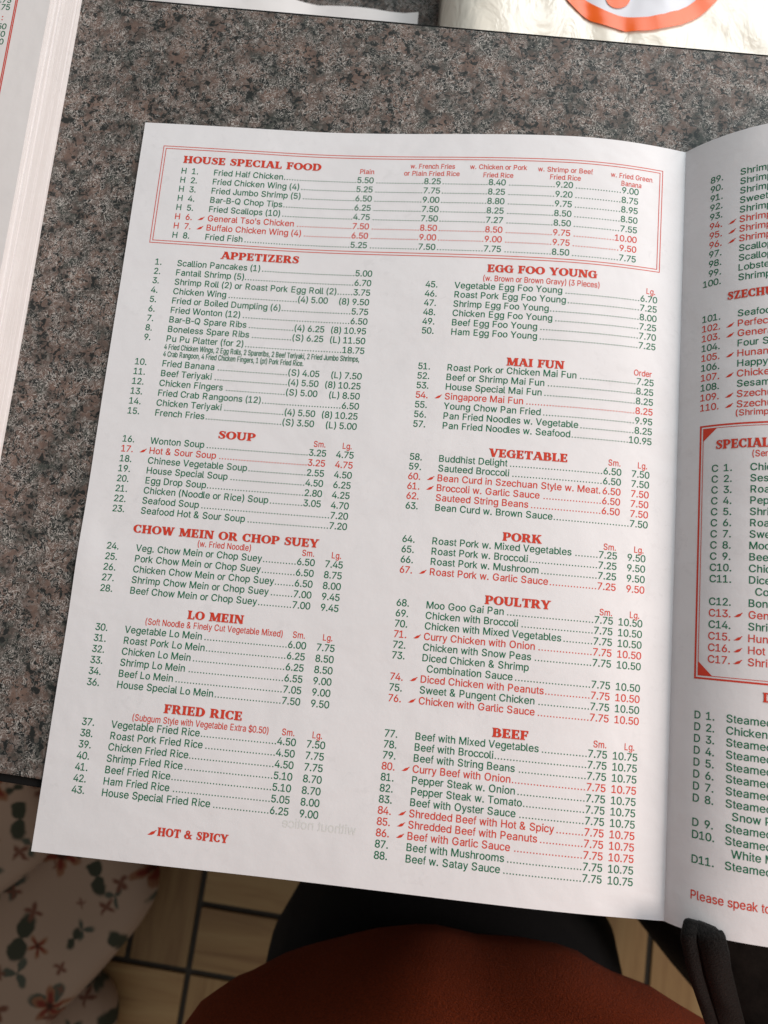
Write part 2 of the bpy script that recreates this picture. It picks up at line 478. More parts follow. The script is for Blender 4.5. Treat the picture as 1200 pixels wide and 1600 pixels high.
SL = {
 'A': (0.94, [dg(0.14, 0, 0.44, 1, 0.13), dg(0.78, 0, 0.47, 1, 0.27), br(0.24, 0.66, 0.30, 0.10), sf(0.14, 0, 0.34), sf(0.78, 0, 0.40), br(0.30, 0.56, 0.96, 0.08)]),
 'B': (0.84, [st(0.22), sf(0.2, 0, 0.38), sf(0.2, 1, 0.38), br(0.2, 0.42, 0.945, 0.11), br(0.2, 0.44, 0.53, 0.10), br(0.2, 0.44, 0.055, 0.11), ar(0.42, 0.735, 0.19, 0.21, -90, 90, 0.22, 0.11), ar(0.44, 0.29, 0.24, 0.235, -90, 90, 0.25, 0.11)]),
 'C': (0.82, [ar(0.46, 0.5, 0.32, 0.445, 42, 318, 0.26, 0.11), tick(0.70, 0.80, 0.34), tick(0.70, 0.18, 0.24, 0.07)]),
 'D': (0.92, [st(0.22), sf(0.2, 0, 0.38), sf(0.2, 1, 0.38), br(0.2, 0.44, 0.945, 0.11), br(0.2, 0.44, 0.055, 0.11), ar(0.42, 0.5, 0.34, 0.445, -90, 90, 0.27, 0.11)]),
 'E': (0.76, [st(0.22), sf(0.22, 0, 0.42), sf(0.22, 1, 0.42), br(0.2, 0.66, 0.94, 0.12), br(0.2, 0.54, 0.5, 0.11), br(0.2, 0.68, 0.06, 0.12), tick(0.63, 0.86, 0.28), tick(0.53, 0.5, 0.30, 0.08), tick(0.66, 0.15, 0.30)]),
 'F': (0.72, [st(0.22), sf(0.22, 0, 0.46), sf(0.22, 1, 0.42), br(0.2, 0.66, 0.94, 0.12), br(0.2, 0.54, 0.5, 0.11), tick(0.63, 0.85, 0.30), tick(0.53, 0.5, 0.30, 0.08)]),
 'G': (0.90, [ar(0.46, 0.5, 0.32, 0.445, 42, 318, 0.26, 0.11), tick(0.70, 0.80, 0.34), st(0.71, 0.03, 0.44, 0.22), sf(0.70, 0.47, 0.42, 0.10)]),
 'H': (0.98, [st(0.23), st(0.75), br(0.23, 0.75, 0.5, 0.12), sf(0.23, 0, 0.42), sf(0.23, 1, 0.42), sf(0.75, 0, 0.42), sf(0.75, 1, 0.42)]),
 'I': (0.48, [st(0.24), sf(0.24, 0, 0.44), sf(0.24, 1, 0.44)]),
 'K': (0.94, [st(0.22), sf(0.22, 0, 0.42), sf(0.22, 1, 0.42), dg(0.36, 0.44, 0.74, 1, 0.14), dg(0.78, 0, 0.46, 0.60, 0.27), sf(0.76, 0, 0.38), sf(0.72, 1, 0.34)]),
 'L': (0.74, [st(0.22), sf(0.22, 0, 0.42), sf(0.22, 1, 0.44), br(0.2, 0.66, 0.06, 0.12), tick(0.65, 0.17, 0.34)]),
 'M': (1.16, [st(0.18, 0, 1, 0.13), st(0.94, 0, 1, 0.26), dg(0.55, 0.05, 0.25, 1, 0.26), dg(0.55, 0.05, 0.86, 1, 0.13), sf(0.18, 0, 0.36), sf(0.94, 0, 0.42), sf(0.17, 1, 0.32), sf(0.97, 1, 0.36)]),
 'N': (0.96, [st(0.18, 0, 1, 0.13), st(0.78, 0, 1, 0.13), dg(0.74, 0.0, 0.24, 1, 0.27), sf(0.18, 0, 0.34), sf(0.17, 1, 0.30), sf(0.78, 1, 0.34)]),
 'O': (0.94, [ar(0.47, 0.5, 0.33, 0.445, 0, 360, 0.26, 0.11, 26)]),
 'P': (0.82, [st(0.22), sf(0.22, 0, 0.44), sf(0.2, 1, 0.38), br(0.2, 0.44, 0.945, 0.11), br(0.2, 0.44, 0.44, 0.10), ar(0.43, 0.695, 0.23, 0.25, -90, 90, 0.24, 0.11)]),
 'R': (0.92, [st(0.22), sf(0.22, 0, 0.42), sf(0.2, 1, 0.38), br(0.2, 0.44, 0.945, 0.11), br(0.2, 0.44, 0.48, 0.10), ar(0.43, 0.715, 0.22, 0.23, -90, 90, 0.24, 0.11), dg(0.75, 0, 0.48, 0.50, 0.25), sf(0.77, 0, 0.30)]),
 'S': (0.70, S_()),
 'T': (0.84, [st(0.42), sf(0.42, 0, 0.46), br(0.08, 0.76, 0.94, 0.12), tick(0.09, 0.84, 0.32), tick(0.75, 0.84, 0.32)]),
 'U': (0.92, [st(0.21, 0.30, 1), st(0.74, 0.30, 1, 0.14), ar(0.465, 0.33, 0.26, 0.275, 180, 360, 0.2, 0.13), sf(0.21, 1, 0.42), sf(0.74, 1, 0.34)]),
 'V': (0.90, [dg(0.44, 0, 0.19, 1, 0.26), dg(0.47, 0, 0.75, 1, 0.13), sf(0.18, 1, 0.40), sf(0.76, 1, 0.32)]),
 'W': (1.26, [dg(0.38, 0, 0.19, 1, 0.25), dg(0.42, 0, 0.62, 1, 0.13), dg(0.84, 0, 0.64, 1, 0.25), dg(0.88, 0, 1.08, 1, 0.13), sf(0.18, 1, 0.38), sf(1.09, 1, 0.32)]),
 'Y': (0.90, [st(0.46, 0, 0.5), dg(0.42, 0.42, 0.18, 1, 0.26), dg(0.50, 0.42, 0.74, 1, 0.13), sf(0.46, 0, 0.44), sf(0.17, 1, 0.38), sf(0.75, 1, 0.32)]),
 'Z': (0.80, [br(0.10, 0.70, 0.94, 0.12), br(0.10, 0.72, 0.06, 0.12), dg(0.20, 0.02, 0.60, 0.98, 0.24), tick(0.11, 0.83, 0.32), tick(0.70, 0.17, 0.34)]),
 '&': (0.98, [ar(0.40, 0.75, 0.16, 0.20, 0, 360, 0.17, 0.10, 18), ar(0.36, 0.28, 0.25, 0.23, 60, 345, 0.24, 0.12), dg(0.78, 0, 0.32, 0.70, 0.22), dg(0.58, 0.12, 0.76, 0.48, 0.10), sf(0.78, 0.52, 0.28, 0.08), sf(0.80, 0, 0.26)]),
}

class Ink:
    """collects flat print in page millimetres: u to the right, v down; lift is in hundredths of a millimetre"""
    def __init__(self): self.v = []; self.f = []; self.m = []
    def poly(self, V, F, m, lift=0):
        n = len(self.v)
        self.v += [(float(a), float(b_), lift[i] if isinstance(lift, list) else lift) for i, (a, b_) in enumerate(V)]
        for q in F:
            self.f.append([n + i for i in q]); self.m.append(m)
    def text(self, s, u, v, m, size=3.44, xs=1.0, align='l', bold=0, serif=False):
        w = sum(HELV.get(c, 556) / 1000 for c in s) * size * xs
        x = u - (w if align == 'r' else w / 2 if align == 'c' else 0)
        for c in s:
            V, F, Z, adv = glyph(c)
            if len(V):
                self.poly([(x + q[0] * size * xs, v - q[1] * size) for q in V], F, m, Z)
                if bold:
                    self.poly([(x + bold + q[0] * size * xs, v - q[1] * size) for q in V], F, m, [z + 3 for z in Z])
                if serif and c in 'PlinFrhRkpBmdf':
                    a = min(q[0] for q in V) * size * xs; d = max(q[0] for q in V) * size * xs
                    xsr = [a] if c in 'PFRkBrpl' else [a, d] if c in 'nhm' else [(a + d) / 2] if c in 'if' else [d]
                    for xx in xsr:
                        self.rect(x + xx - 0.26, x + xx + 0.34, v - 0.10, v, m, 1)
            x += adv * size * xs
        return w
    def rect(self, u0, u1, v0, v1, m, lift=0):
        n = max(1, int(max(u1 - u0, v1 - v0) / 2.0)); V = []; F = []
        if u1 - u0 >= v1 - v0:
            for i in range(n + 1): V += [(u0 + (u1 - u0) * i / n, v0), (u0 + (u1 - u0) * i / n, v1)]
        else:
            for i in range(n + 1): V += [(u1, v0 + (v1 - v0) * i / n), (u0, v0 + (v1 - v0) * i / n)]
        for i in range(n): F.append((2 * i, 2 * i + 1, 2 * i + 3, 2 * i + 2))
        self.poly(V, F, m, lift)
    def dots(self, u0, u1, v, m):
        u = u1 - 0.55
        while u > u0 + 0.5:
            self.rect(u - 0.2, u + 0.2, v - 0.38, v + 0.02, m); u -= 1.05
    def head(self, s, u0, u1, v, m=1, cap=3.05):
        w = sum(0.42 if c == ' ' else SL[c][0] for c in s); k = (u1 - u0) / w if u1 else cap * 0.99
        x = u0
        for c in s:
            if c == ' ': x += 0.42 * k; continue
            adv, parts = SL[c]
            for i, (V, F) in enumerate(parts):
                self.poly([(x + q[0] * k, v - q[1] * cap) for q in V], F, m, 1 + i)
                self.poly([(x + 0.09 + q[0] * k, v + 0.03 - q[1] * cap) for q in V], F, m, 9 + i)
            x += adv * k
    def pepper(self, u, v, m=1, k=1.0):
        P = [(0, 0.0), (0.55, 0.30), (1.0, 0.75), (1.5, 1.05), (2.0, 1.12), (2.35, 1.45), (2.75, 1.5), (2.7, 1.28), (2.4, 1.15), (2.3, 0.85), (2.05, 0.40), (1.5, 0.05), (0.8, -0.08)]
        self.poly([(u + a * k, v - 0.25 - b_ * k) for a, b_ in P], [tuple(range(len(P)))], m)
    def build(self, name, surf, parent):
        V = [surf(u, v, 0.05 + 0.008 * l) for u, v, l in self.v]
        F = []
        for q in self.f:                      # keep every face looking up
            a, b_, c = (np.array(self.v[q[i]][:2]) for i in (0, 1, 2))
            ar_ = 0
            for i in range(len(q)):
                p0 = self.v[q[i]]; p1 = self.v[q[(i + 1) % len(q)]]
                ar_ += p0[0] * p1[1] - p1[0] * p0[1]
            F.append(q if ar_ < 0 else q[::-1])
        return link(name, V, F, None, parent, mats=['green', 'red', 'ghost'], midx=self.m)

# ------------------------------------------------------------------ the open menu
def sm(x): x = min(max(x, 0.0), 1.0); return x * x * (3 - 2 * x)
def wave(u, v):
    w = 0.22 * (1 + math.sin(u * 0.045 + v * 0.021 + 0.6)) + 0.14 * (1 + math.sin(u * 0.021 - v * 0.058 + 2.0))
    d = math.hypot((u - 3) / 9, (v - 176) / 16)          # small dent in the outer edge
    w += 0.9 * math.exp(-d * d)
    d = math.hypot((u - 9) / 5, (v - 168) / 9)
    return w - 0.35 * math.exp(-d * d) * 1.0
def surfL(u, v, off=0.0):
    t = min(max(v / 279, 0), 1)
    z = (5.6 - 3.6 * t) * sm((u - 60) / 115) * (1 - min(max((u - 170) / 46, 0), 1) ** 2) + wave(u, v) * min(1, (216 - u) / 25 + 0.02)
    return (u * MM, -v * MM, (z + 0.35 + off) * MM)
PR = {}
def profile(v):
    k = round(v, 2)
    if k in PR: return PR[k]
    t = min(max(v / 279, 0), 1); th0 = 0.95 + 0.2 * t; L = 40 - 25 * t
    xs, zs, ths = [0.0], [0.0], [th0]
    zpk = None
    for i in range(1, 441):
        s = (i - 0.5) * 0.5
        th = th0 * math.exp(-s / L)
        if s > 70:
            if zpk is None: zpk = zs[-1]
            th = th * max(0, 1 - (s - 70) / 15) - math.asin(min(0.9, zpk / 138)) * min(1, (s - 70) / 15)
        xs.append(xs[-1] + 0.5 * math.cos(th)); zs.append(max(0, zs[-1] + 0.5 * math.sin(th))); ths.append(th)
    PR[k] = (xs, zs, ths)
    return PR[k]
def surfR(s, v, off=0.0):
    xs, zs, ths = profile(v)
    g = min(max(s / 0.5, 0), 439.0); i = int(g); f = g - i
    x = xs[i] * (1 - f) + xs[i + 1] * f; z = zs[i] * (1 - f) + zs[i + 1] * f; th = ths[i]
    w = 0.35 + wave(216, v) * 0.02 + 0.25 * sm(s / 30) * (1 + math.sin(v * 0.05 + s * 0.06))
    return ((216 + x - off * math.sin(th)) * MM, -v * MM, (z + w + off * math.cos(th)) * MM)

menu = empty('menu', (0, 0, 0))
tag(menu, 'open white paper menu with green and red print, lying on the counter', 'menu')
def sheet(name, surf, us, vs):
    nu, nv = len(us), len(vs); V = []; F = []
    for off in (0.0, -0.16):
        for v in vs:
            for u in us: V.append(surf(u, v, off))
    N = nu * nv
    for j in range(nv - 1):
        for i in range(nu - 1):
            a = j * nu + i
            F.append((a, a + nu, a + nu + 1, a + 1)); F.append((N + a, N + a + 1, N + a + nu + 1, N + a + nu))
    for j in range(nv - 1):
        for a, s in ((j * nu, 1), (j * nu + nu - 1, -1)):
            q = (a, N + a, N + a + nu, a + nu); F.append(q if s > 0 else q[::-1])
    for i in range(nu - 1):
        for a, s in ((i, -1), ((nv - 1) * nu + i, 1)):
            q = (a, N + a, N + a + 1, a + 1); F.append(q if s > 0 else q[::-1])
    return link(name, V, F, 'paper', menu, smooth=True)
pageL = sheet('page', surfL, np.linspace(0.4, 216, 110), np.linspace(-1.0, 279.3, 100))
pageR = sheet('page', surfR, np.concatenate([np.linspace(0, 60, 61), np.linspace(63, 214, 50)]), np.linspace(-1.0, 279.3, 100))
for o in (pageL, pageR):      # crisp paper edges
    mod = o.modifiers.new('edge', 'EDGE_SPLIT'); mod.split_angle = math.radians(50)

G_, R_ = 0, 1
def section(page, surf, rows, u_num, u_name, v0, v1, slots, name_xs=1.0, sub=None):
    """rows: (slot, number, name, colour, [(text, right edge)], pepper)"""
    k = Ink()
    for slot, num, name, c, prices, pep in rows:
        v = v0 + (v1 - v0) * slot / slots
        k.text(num, u_num, v, c, align='r')
        w = k.text(name, u_name, v, c)
        if pep: k.pepper(u_name - 3.6, v)
        end = u_name + w
        for i, (t, r) in enumerate(prices):
            pw = k.text(t, r, v, c, align='r')
            if i == 0 and name: k.dots(end, r - pw, v, c)
    return k.build('item_text', surf, page)

def heading(page, surf, s, u0, u1, v, extra=()):
    k = Ink(); k.head(s, u0, u1, v); k.build('section_heading', surf, page)
    for t, u, vv, size, xs in extra:
        k = Ink(); k.text(t, u, vv, R_, size, xs)
        k.build('section_note' if t[0] == '(' else 'column_title', surf, page)
def fit(t, u0, u1, size):        # horizontal stretch that makes t run from u0 to u1
    return (u1 - u0) / (sum(HELV.get(c, 556) / 1000 for c in t) * size)
SMLG = lambda a, b_, v: (('Sm.', a, v, 3.1, 0.86), ('Lg.', b_, v, 3.1, 0.86))

# house special box
k = Ink()
for d, w in ((0.0, 0.28), (1.05, 0.28)):
    a, b_, c, e = 9.5 + d, 207.0 - d, 8.9 + d, 51.0 - d
    k.rect(a, b_, c, c + w, R_); k.rect(a, b_, e - w, e, R_); k.rect(a, a + w, c, e, R_, 1); k.rect(b_ - w, b_, c, e, R_, 1)
k.build('double_border', surfL, pageL)
heading(pageL, surfL, 'HOUSE SPECIAL FOOD', 18.3, 74.2, 16.0)
k = Ink()
for t, u0, u1, v in (('Plain', 89.6, 95.5, 16.7), ('w. French Fries', 109.5, 127.0, 14.0), ('or Plain Fried Rice', 107.2, 129.0, 17.1), ('w. Chicken or Pork', 132.7, 154.6, 14.0), ('Fried Rice', 137.9, 149.6, 17.4), ('w. Shrimp or Beef', 158.7, 179.6, 14.3), ('Fried Rice', 163.3, 175.2, 17.4), ('w. Fried Green', 186.5, 202.9, 14.5), ('Banana', 190.6, 198.7, 17.6)):
    k.text(t, u0, v, R_, 2.75, fit(t, u0, u1, 2.75), serif=True)
k.build('column_titles', surfL, pageL)
HS = [('H  1.', 'Fried Half Chicken', '5.50 8.25 8.40 9.20 9.00', 0), ('H  2.', 'Fried Chicken Wing (4)', '5.25 7.75 8.25 9.20 8.75', 0), ('H  3.', 'Fried Jumbo Shrimp (5)', '6.50 9.00 8.80 9.75 8.95', 0), ('H  4.', 'Bar-B-Q Chop Tips', '6.25 7.50 8.25 8.50 8.50', 0), ('H  5.', 'Fried Scallops (10)', '4.75 7.50 7.27 8.50 7.55', 0), ('H  6.', "General Tso's Chicken", '7.50 8.50 8.50 9.75 10.00', 1), ('H  7.', 'Buffalo Chicken Wing (4)', '6.50 9.00 9.00 9.75 9.50', 1), ('H  8.', 'Fried Fish', '5.25 7.50 7.75 8.50 7.75', 0)]
k = Ink()
for i, (n, t, p, c) in enumerate(HS):
    v = 20.7 + (48.3 - 20.7) * i / 7
    k.text(n, 25.3, v, c, align='r')
    w = k.text(t, 31.2, v, c); end = 31.2 + w
    if c: k.pepper(27.4, v)
    for q, r in zip(p.split(), (95.6, 122.0, 146.9, 172.4, 197.7)):
        pw = k.text(q, r, v, c, align='r'); k.dots(end, r - pw, v, c); end = r + 0.2
k.build('item_text', surfL, pageL)

P1 = lambda a: [(a, 98.7)]
def P2(a, b_=None, r1=88.3, r2=98.6): return [(a, r1)] + ([(b_, r2)] if b_ else [])
heading(pageL, surfL, 'APPETIZERS', 38.6, 69.5, 55.8)
rows = [(0, '1.', 'Scallion Pancakes (1)', G_, P1('5.00'), 0), (1, '2.', 'Fantail Shrimp (5)', G_, P1('6.70'), 0), (2, '3.', 'Shrimp Roll (2) or Roast Pork Egg Roll (2)', G_, P1('3.75'), 0), (3, '4.', 'Chicken Wing', G_, P2('(4) 5.00', '(8) 9.50', 82.6), 0), (4, '5.', 'Fried or Boiled Dumpling (6)', G_, P1('5.75'), 0), (5, '6.', 'Fried Wonton (12)', G_, P1('6.50'), 0), (6, '7.', 'Bar-B-Q Spare Ribs', G_, P2('(4) 6.25', '(8) 10.95', 82.5), 0), (7, '8.', 'Boneless Spare Ribs', G_, P2('(S) 6.25', '(L) 11.50', 82.5), 0), (8, '9.', 'Pu Pu Platter (for 2)', G_, P1('18.75'), 0)]
section(pageL, surfL, rows, 15.8, 21.6, 60.0, 91.2, 8)
k = Ink()
for t, v, u1 in (('4 Fried Chicken Wings, 2 Egg Rolls, 2 Spareribs, 2 Beef Teriyaki, 2 Fried Jumbo Shrimps,', 94.4, 97.0), ('4 Crab Rangoon, 4 Fried Chicken Fingers, 1 (pt) Pork Fried Rice.', 97.3, 75.9)):
    k.text(t, 21.4, v, G_, 2.95, fit(t, 21.4, u1, 2.95), bold=0.05)
k.build('small_print', surfL, pageL)
rows = [(0, '10.', 'Fried Banana', G_, P2('(S) 4.05', '(L) 7.50', 82.5), 0), (1, '11.', 'Beef Teriyaki', G_, P2('(4) 5.50', '(8) 10.25', 82.5), 0), (2, '12.', 'Chicken Fingers', G_, P2('(S) 5.00', '(L) 8.50', 82.5), 0), (3, '13.', 'Fried Crab Rangoons (12)', G_, P1('6.50'), 0), (4, '14.', 'Chicken Teriyaki', G_, P2('(4) 5.50', '(8) 10.25', 82.5), 0), (5, '15.', 'French Fries', G_, P2('(S) 3.50', '(L) 5.00', 82.5), 0)]
section(pageL, surfL, rows, 15.7, 21.4, 101.3, 120.9, 5)

heading(pageL, surfL, 'SOUP', 46.7, 61.1, 127.9, SMLG(83.0, 93.9, 128.4))
D2 = lambda n, t, a, b_, c=G_, pep=0, r1=88.3, r2=98.6: (n, t, c, P2(a, b_, r1, r2), pep)
def auto(lst, slots=None): return [(i, f'{n}', *r) for i, (n, *r) in enumerate(lst)]
rows = auto([D2('16.', 'Wonton Soup', '3.25', '4.75'), D2('17.', 'Hot & Sour Soup', '3.25', '4.75', R_, 1), D2('18.', 'Chinese Vegetable Soup', '2.55', '4.50'), D2('19.', 'House Special Soup', '4.50', '6.25'), D2('20.', 'Egg Drop Soup', '2.80', '4.25'), D2('21.', 'Chicken (Noodle or Rice) Soup', '3.05', '4.70'), ('22.', 'Seafood Soup', G_, P1('7.20'), 0), ('23.', 'Seafood Hot & Sour Soup', G_, P1('7.20'), 0)])
section(pageL, surfL, rows, 15.4, 21.3, 131.9, 158.6, 7)

t = '(w. Fried Noodle)'
heading(pageL, surfL, 'CHOW MEIN OR CHOP SUEY', 19.6, 89.0, 165.8, ((t, 44.3, 169.0, 3.1, fit(t, 44.3, 64.4, 3.1)),) + SMLG(83.1, 94.0, 169.2))
rows = auto([D2('24.', 'Veg. Chow Mein or Chop Suey', '6.50', '7.45'), D2('25.', 'Pork Chow Mein or Chop Suey', '6.50', '8.75'), D2('26.', 'Chicken Chow Mein or Chop Suey', '6.50', '8.00'), D2('27.', 'Shrimp Chow Mein or Chop Suey', '7.00', '9.45'), D2('28.', 'Beef Chow Mein or Chop Suey', '7.00', '9.45')])
section(pageL, surfL, rows, 15.4, 21.6, 172.6, 188.2, 4)

t = '(Soft Noodle & Finely Cut Vegetable Mixed)'
heading(pageL, surfL, 'LO MEIN', 44.1, 64.8, 195.4, ((t, 29.0, 198.7, 3.1, fit(t, 29.0, 79.5, 3.1)),) + SMLG(82.9, 93.8, 198.6))
rows = auto([D2('30.', 'Vegetable Lo Mein', '6.00', '7.75'), D2('31.', 'Roast Pork Lo Mein', '6.25', '8.50'), D2('32.', 'Chicken Lo Mein', '6.25', '8.50'), D2('33.', 'Shrimp Lo Mein', '6.55', '9.00'), D2('34.', 'Beef Lo Mein', '7.05', '9.00'), D2('36.', 'House Special Lo Mein', '7.50', '9.50')])
section(pageL, surfL, rows, 15.8, 21.9, 202.3, 221.8, 5)

t = '(Subgum Style with Vegetable Extra $0.50)'
heading(pageL, surfL, 'FRIED RICE', 40.2, 68.4, 228.8, ((t, 29.3, 232.4, 3.1, fit(t, 29.3, 78.3, 3.1)),) + SMLG(82.8, 93.6, 232.3))
rows = auto([D2('37.', 'Vegetable Fried Rice', '4.50', '7.50'), D2('38.', 'Roast Pork Fried Rice', '4.50', '7.75'), D2('39.', 'Chicken Fried Rice', '4.50', '7.75'), D2('40.', 'Shrimp Fried Rice', '5.10', '8.70'), D2('41.', 'Beef Fried Rice', '5.10', '8.70'), D2('42.', 'Ham Fried Rice', '5.05', '8.00'), D2('43.', 'House Special Fried Rice', '6.25', '9.00')])
section(pageL, surfL, rows, 16.2, 22.1, 235.6, 258.7, 6)
k = Ink(); k.head('HOT & SPICY', 43.6, 68.4, 269.7, R_, 2.75); k.build('section_heading', surfL, pageL)
k = Ink(); k.pepper(40.2, 269.9, R_, 1.15); k.build('pepper_symbol', surfL, pageL)
# the notice printed on the back, showing faintly and mirrored through the sheet
k = Ink(); g = Ink()
g.text('without notice', 0, 0, 2, 4.2)
k.v = [(112 - u, 262.5 + v, l) for u, v, l in g.v]; k.f = g.f; k.m = g.m
k.build('show_through_print', surfL, pageL)

# right-hand column of the left page
t = '(w. Brown or Brown Gravy) (3 Pieces)'
heading(pageL, surfL, 'EGG FOO YOUNG', 142.1, 183.2, 56.5, ((t, 140.8, 60.1, 3.1, fit(t, 140.8, 184.4, 3.1)), ('Lg.', 202.0, 60.2, 3.1, 0.86)))
Q1 = lambda n, t, a, c=G_, pep=0, r=206.5: (n, t, c, [(a, r)], pep)
rows = auto([Q1('45.', 'Vegetable Egg Foo Young', '6.70'), Q1('46.', 'Roast Pork Egg Foo Young', '7.25'), Q1('47.', 'Shrimp Egg Foo Young', '8.00'), Q1('48.', 'Chicken Egg Foo Young', '7.25'), Q1('49.', 'Beef Egg Foo Young', '7.70'), Q1('50.', 'Ham Egg Foo Young', '7.25')])
section(pageL, surfL, rows, 124.2, 130.3, 63.5, 82.0, 5)
heading(pageL, surfL, 'MAI FUN', 151.7, 172.9, 92.8, (('Order', 198.4, 92.6, 3.1, 0.88),))
rows = auto([Q1('51.', 'Roast Pork or Chicken Mai Fun', '7.25', r=206.3), Q1('52.', 'Beef or Shrimp Mai Fun', '8.25', r=206.3), Q1('53.', 'House Special Mai Fun', '8.25', r=206.3), Q1('54.', 'Singapore Mai Fun', '8.25', R_, 1, 206.3), Q1('55.', 'Young Chow Pan Fried', '9.95', r=206.3), Q1('56.', 'Pan Fried Noodles w. Vegetable', '8.25', r=206.3), Q1('57.', 'Pan Fried Noodles w. Seafood', '10.95', r=206.3)])
section(pageL, surfL, rows, 124.0, 129.9, 96.0, 118.3, 6)
E2 = lambda n, t, a, b_, c=G_, pep=0, r1=195.6, r2=205.9: (n, t, c, [(a, r1), (b_, r2)], pep)
heading(pageL, surfL, 'VEGETABLE', 147.7, 176.0, 127.6, SMLG(190.5, 201.3, 127.4))
rows = auto([E2('58.', 'Buddhist Delight', '6.50', '7.50'), E2('59.', 'Sauteed Broccoli', '6.50', '7.50'), E2('60.', 'Bean Curd in Szechuan Style w. Meat.', '6.50', '7.50', R_, 1), E2('61.', 'Broccoli w. Garlic Sauce', '6.50', '7.50', R_, 1), E2('62.', 'Sauteed String Beans', '6.50', '7.50', R_), Q1('63.', 'Bean Curd w. Brown Sauce', '7.50', r=205.9)])
section(pageL, surfL, rows, 123.8, 129.6, 130.8, 149.0, 5)
heading(pageL, surfL, 'PORK', 154.5, 168.4, 157.9, SMLG(190.1, 201.1, 158.1))
rows = auto([E2('64.', 'Roast Pork w. Mixed Vegetables', '7.25', '9.50', r1=195.3, r2=205.5), E2('65.', 'Roast Pork w. Broccoli', '7.25', '9.50', r1=195.3, r2=205.5), E2('66.', 'Roast Pork w. Mushroom', '7.25', '9.50', r1=195.3, r2=205.5), E2('67.', 'Roast Pork w. Garlic Sauce', '7.25', '9.50', R_, 1, 195.3, 205.5)])
section(pageL, surfL, rows, 123.7, 129.5, 161.2, 172.3, 3)
heading(pageL, surfL, 'POULTRY', 149.8, 172.8, 180.8, SMLG(189.7, 200.4, 181.2))
def E3(n, t, c=G_, pep=0, b_='10.50'): return (n, t, c, [('7.75', 194.8), (b_, 205.2)] if b_ else [], pep)
rows = [(i, *r) for i, r in ((0, E3('68.', 'Moo Goo Gai Pan')), (1, E3('69.', 'Chicken with Broccoli')), (2, E3('70.', 'Chicken with Mixed Vegetables')), (3, E3('71.', 'Curry Chicken with Onion', R_, 1)), (4, E3('72.', 'Chicken with Snow Peas')), (5, E3('73.', 'Diced Chicken & Shrimp', b_='')), (6, E3('', '  Combination Sauce')), (7, E3('74.', 'Diced Chicken with Peanuts', R_, 1)), (8, E3('75.', 'Sweet & Pungent Chicken')), (9, E3('76.', 'Chicken with Garlic Sauce', R_, 1)))]
section(pageL, surfL, rows, 123.6, 129.4, 184.1, 217.3, 9)
heading(pageL, surfL, 'BEEF', 155.4, 167.8, 225.7, SMLG(189.7, 200.4, 225.9))
rows = auto([E3('77.', 'Beef with Mixed Vegetables', b_='10.75'), E3('78.', 'Beef with Broccoli', b_='10.75'), E3('79.', 'Beef with String Beans', b_='10.75'), E3('80.', 'Curry Beef with Onion', R_, 1, '10.75'), E3('81.', 'Pepper Steak w. Onion', b_='10.75'), E3('82.', 'Pepper Steak w. Tomato', b_='10.75'), E3('83.', 'Beef with Oyster Sauce', b_='10.75'), E3('84.', 'Shredded Beef with Hot & Spicy', R_, 1, '10.75'), E3('85.', 'Shredded Beef with Peanuts', R_, 1, '10.75'), E3('86.', 'Beef with Garlic Sauce', R_, 1, '10.75'), E3('87.', 'Beef with Mushrooms', b_='10.75'), E3('88.', 'Beef w. Satay Sauce', b_='10.75')])
section(pageL, surfL, rows, 123.4, 129.2, 229.3, 269.3, 11)

# the right page, as far as the photograph shows its words
rows = [(i, f'{89 + i}.', t, R_ if 5 <= i <= 7 else G_, [], 5 <= i <= 7) for i, t in enumerate(['Shrimp', 'Shrimp', 'Shrimp', 'Sweet', 'Shrimp', 'Shrimp', 'Shrimp', 'Shrimp', 'Scallop', 'Scallop', 'Lobster', 'Shrimp'])]
section(pageR, surfR, rows, 15.2, 20.7, 17.3, 58.6, 11)
heading(pageR, surfR, 'SZECHUAN', 17.3, None, 65.4)
rows = [(i, f'{101 + i}.', t, R_ if i in (1, 2, 4, 6, 8, 9) else G_, [], i in (1, 2, 4, 6, 8, 9)) for i, t in enumerate(['Seafood', 'Perfect', 'General', 'Four S', 'Hunan', 'Happy', 'Chicken', 'Sesame', 'Szechuan', 'Szechuan'])]
section(pageR, surfR, rows, 15.3, 20.7, 72.3, 106.0, 9)
k = Ink(); k.text('(Shrimp,', 20.5, 109.0, R_, 3.0); k.build('small_print', surfR, pageR)
k = Ink()
for d, w in ((0.0, 0.62), (1.15, 0.22)):
    a, b_, c, e = 8.8 + d, 200 - d, 111.5 + d, 199.8 - d
    k.rect(a, b_, c, c + w, R_); k.rect(a, b_, e - w, e, R_); k.rect(a, a + w, c, e, R_, 1); k.rect(b_ - w, b_, c, e, R_, 1)
for sy in (0, 1):
    v = 112.75 if sy == 0 else 198.55; d = 1 if sy == 0 else -1
    for i in range(4):      # filled corner, cut on the slant
        a, b_ = i * 1.15, (i + 1) * 1.15; H0, H1 = 4.6 - a, 4.6 - b_
        k.poly([(10.1 + a, v), (10.1 + b_, v), (10.1 + b_, v + d * H1), (10.1 + a, v + d * H0)] if H1 > 0.01 else [(10.1 + a, v), (10.1 + b_, v), (10.1 + a, v + d * H0)], [(0, 1, 2, 3)] if H1 > 0.01 else [(0, 1, 2)], R_, 2)
k.build('double_border', surfR, pageR)
k = Ink(); k.head('SPECIAL', 14.3, None, 120.5, R_, 3.25); k.build('section_heading', surfR, pageR)
k = Ink(); k.text('(Serv', 25.8, 123.8, R_, 3.1, 0.86); k.build('section_note', surfR, pageR)
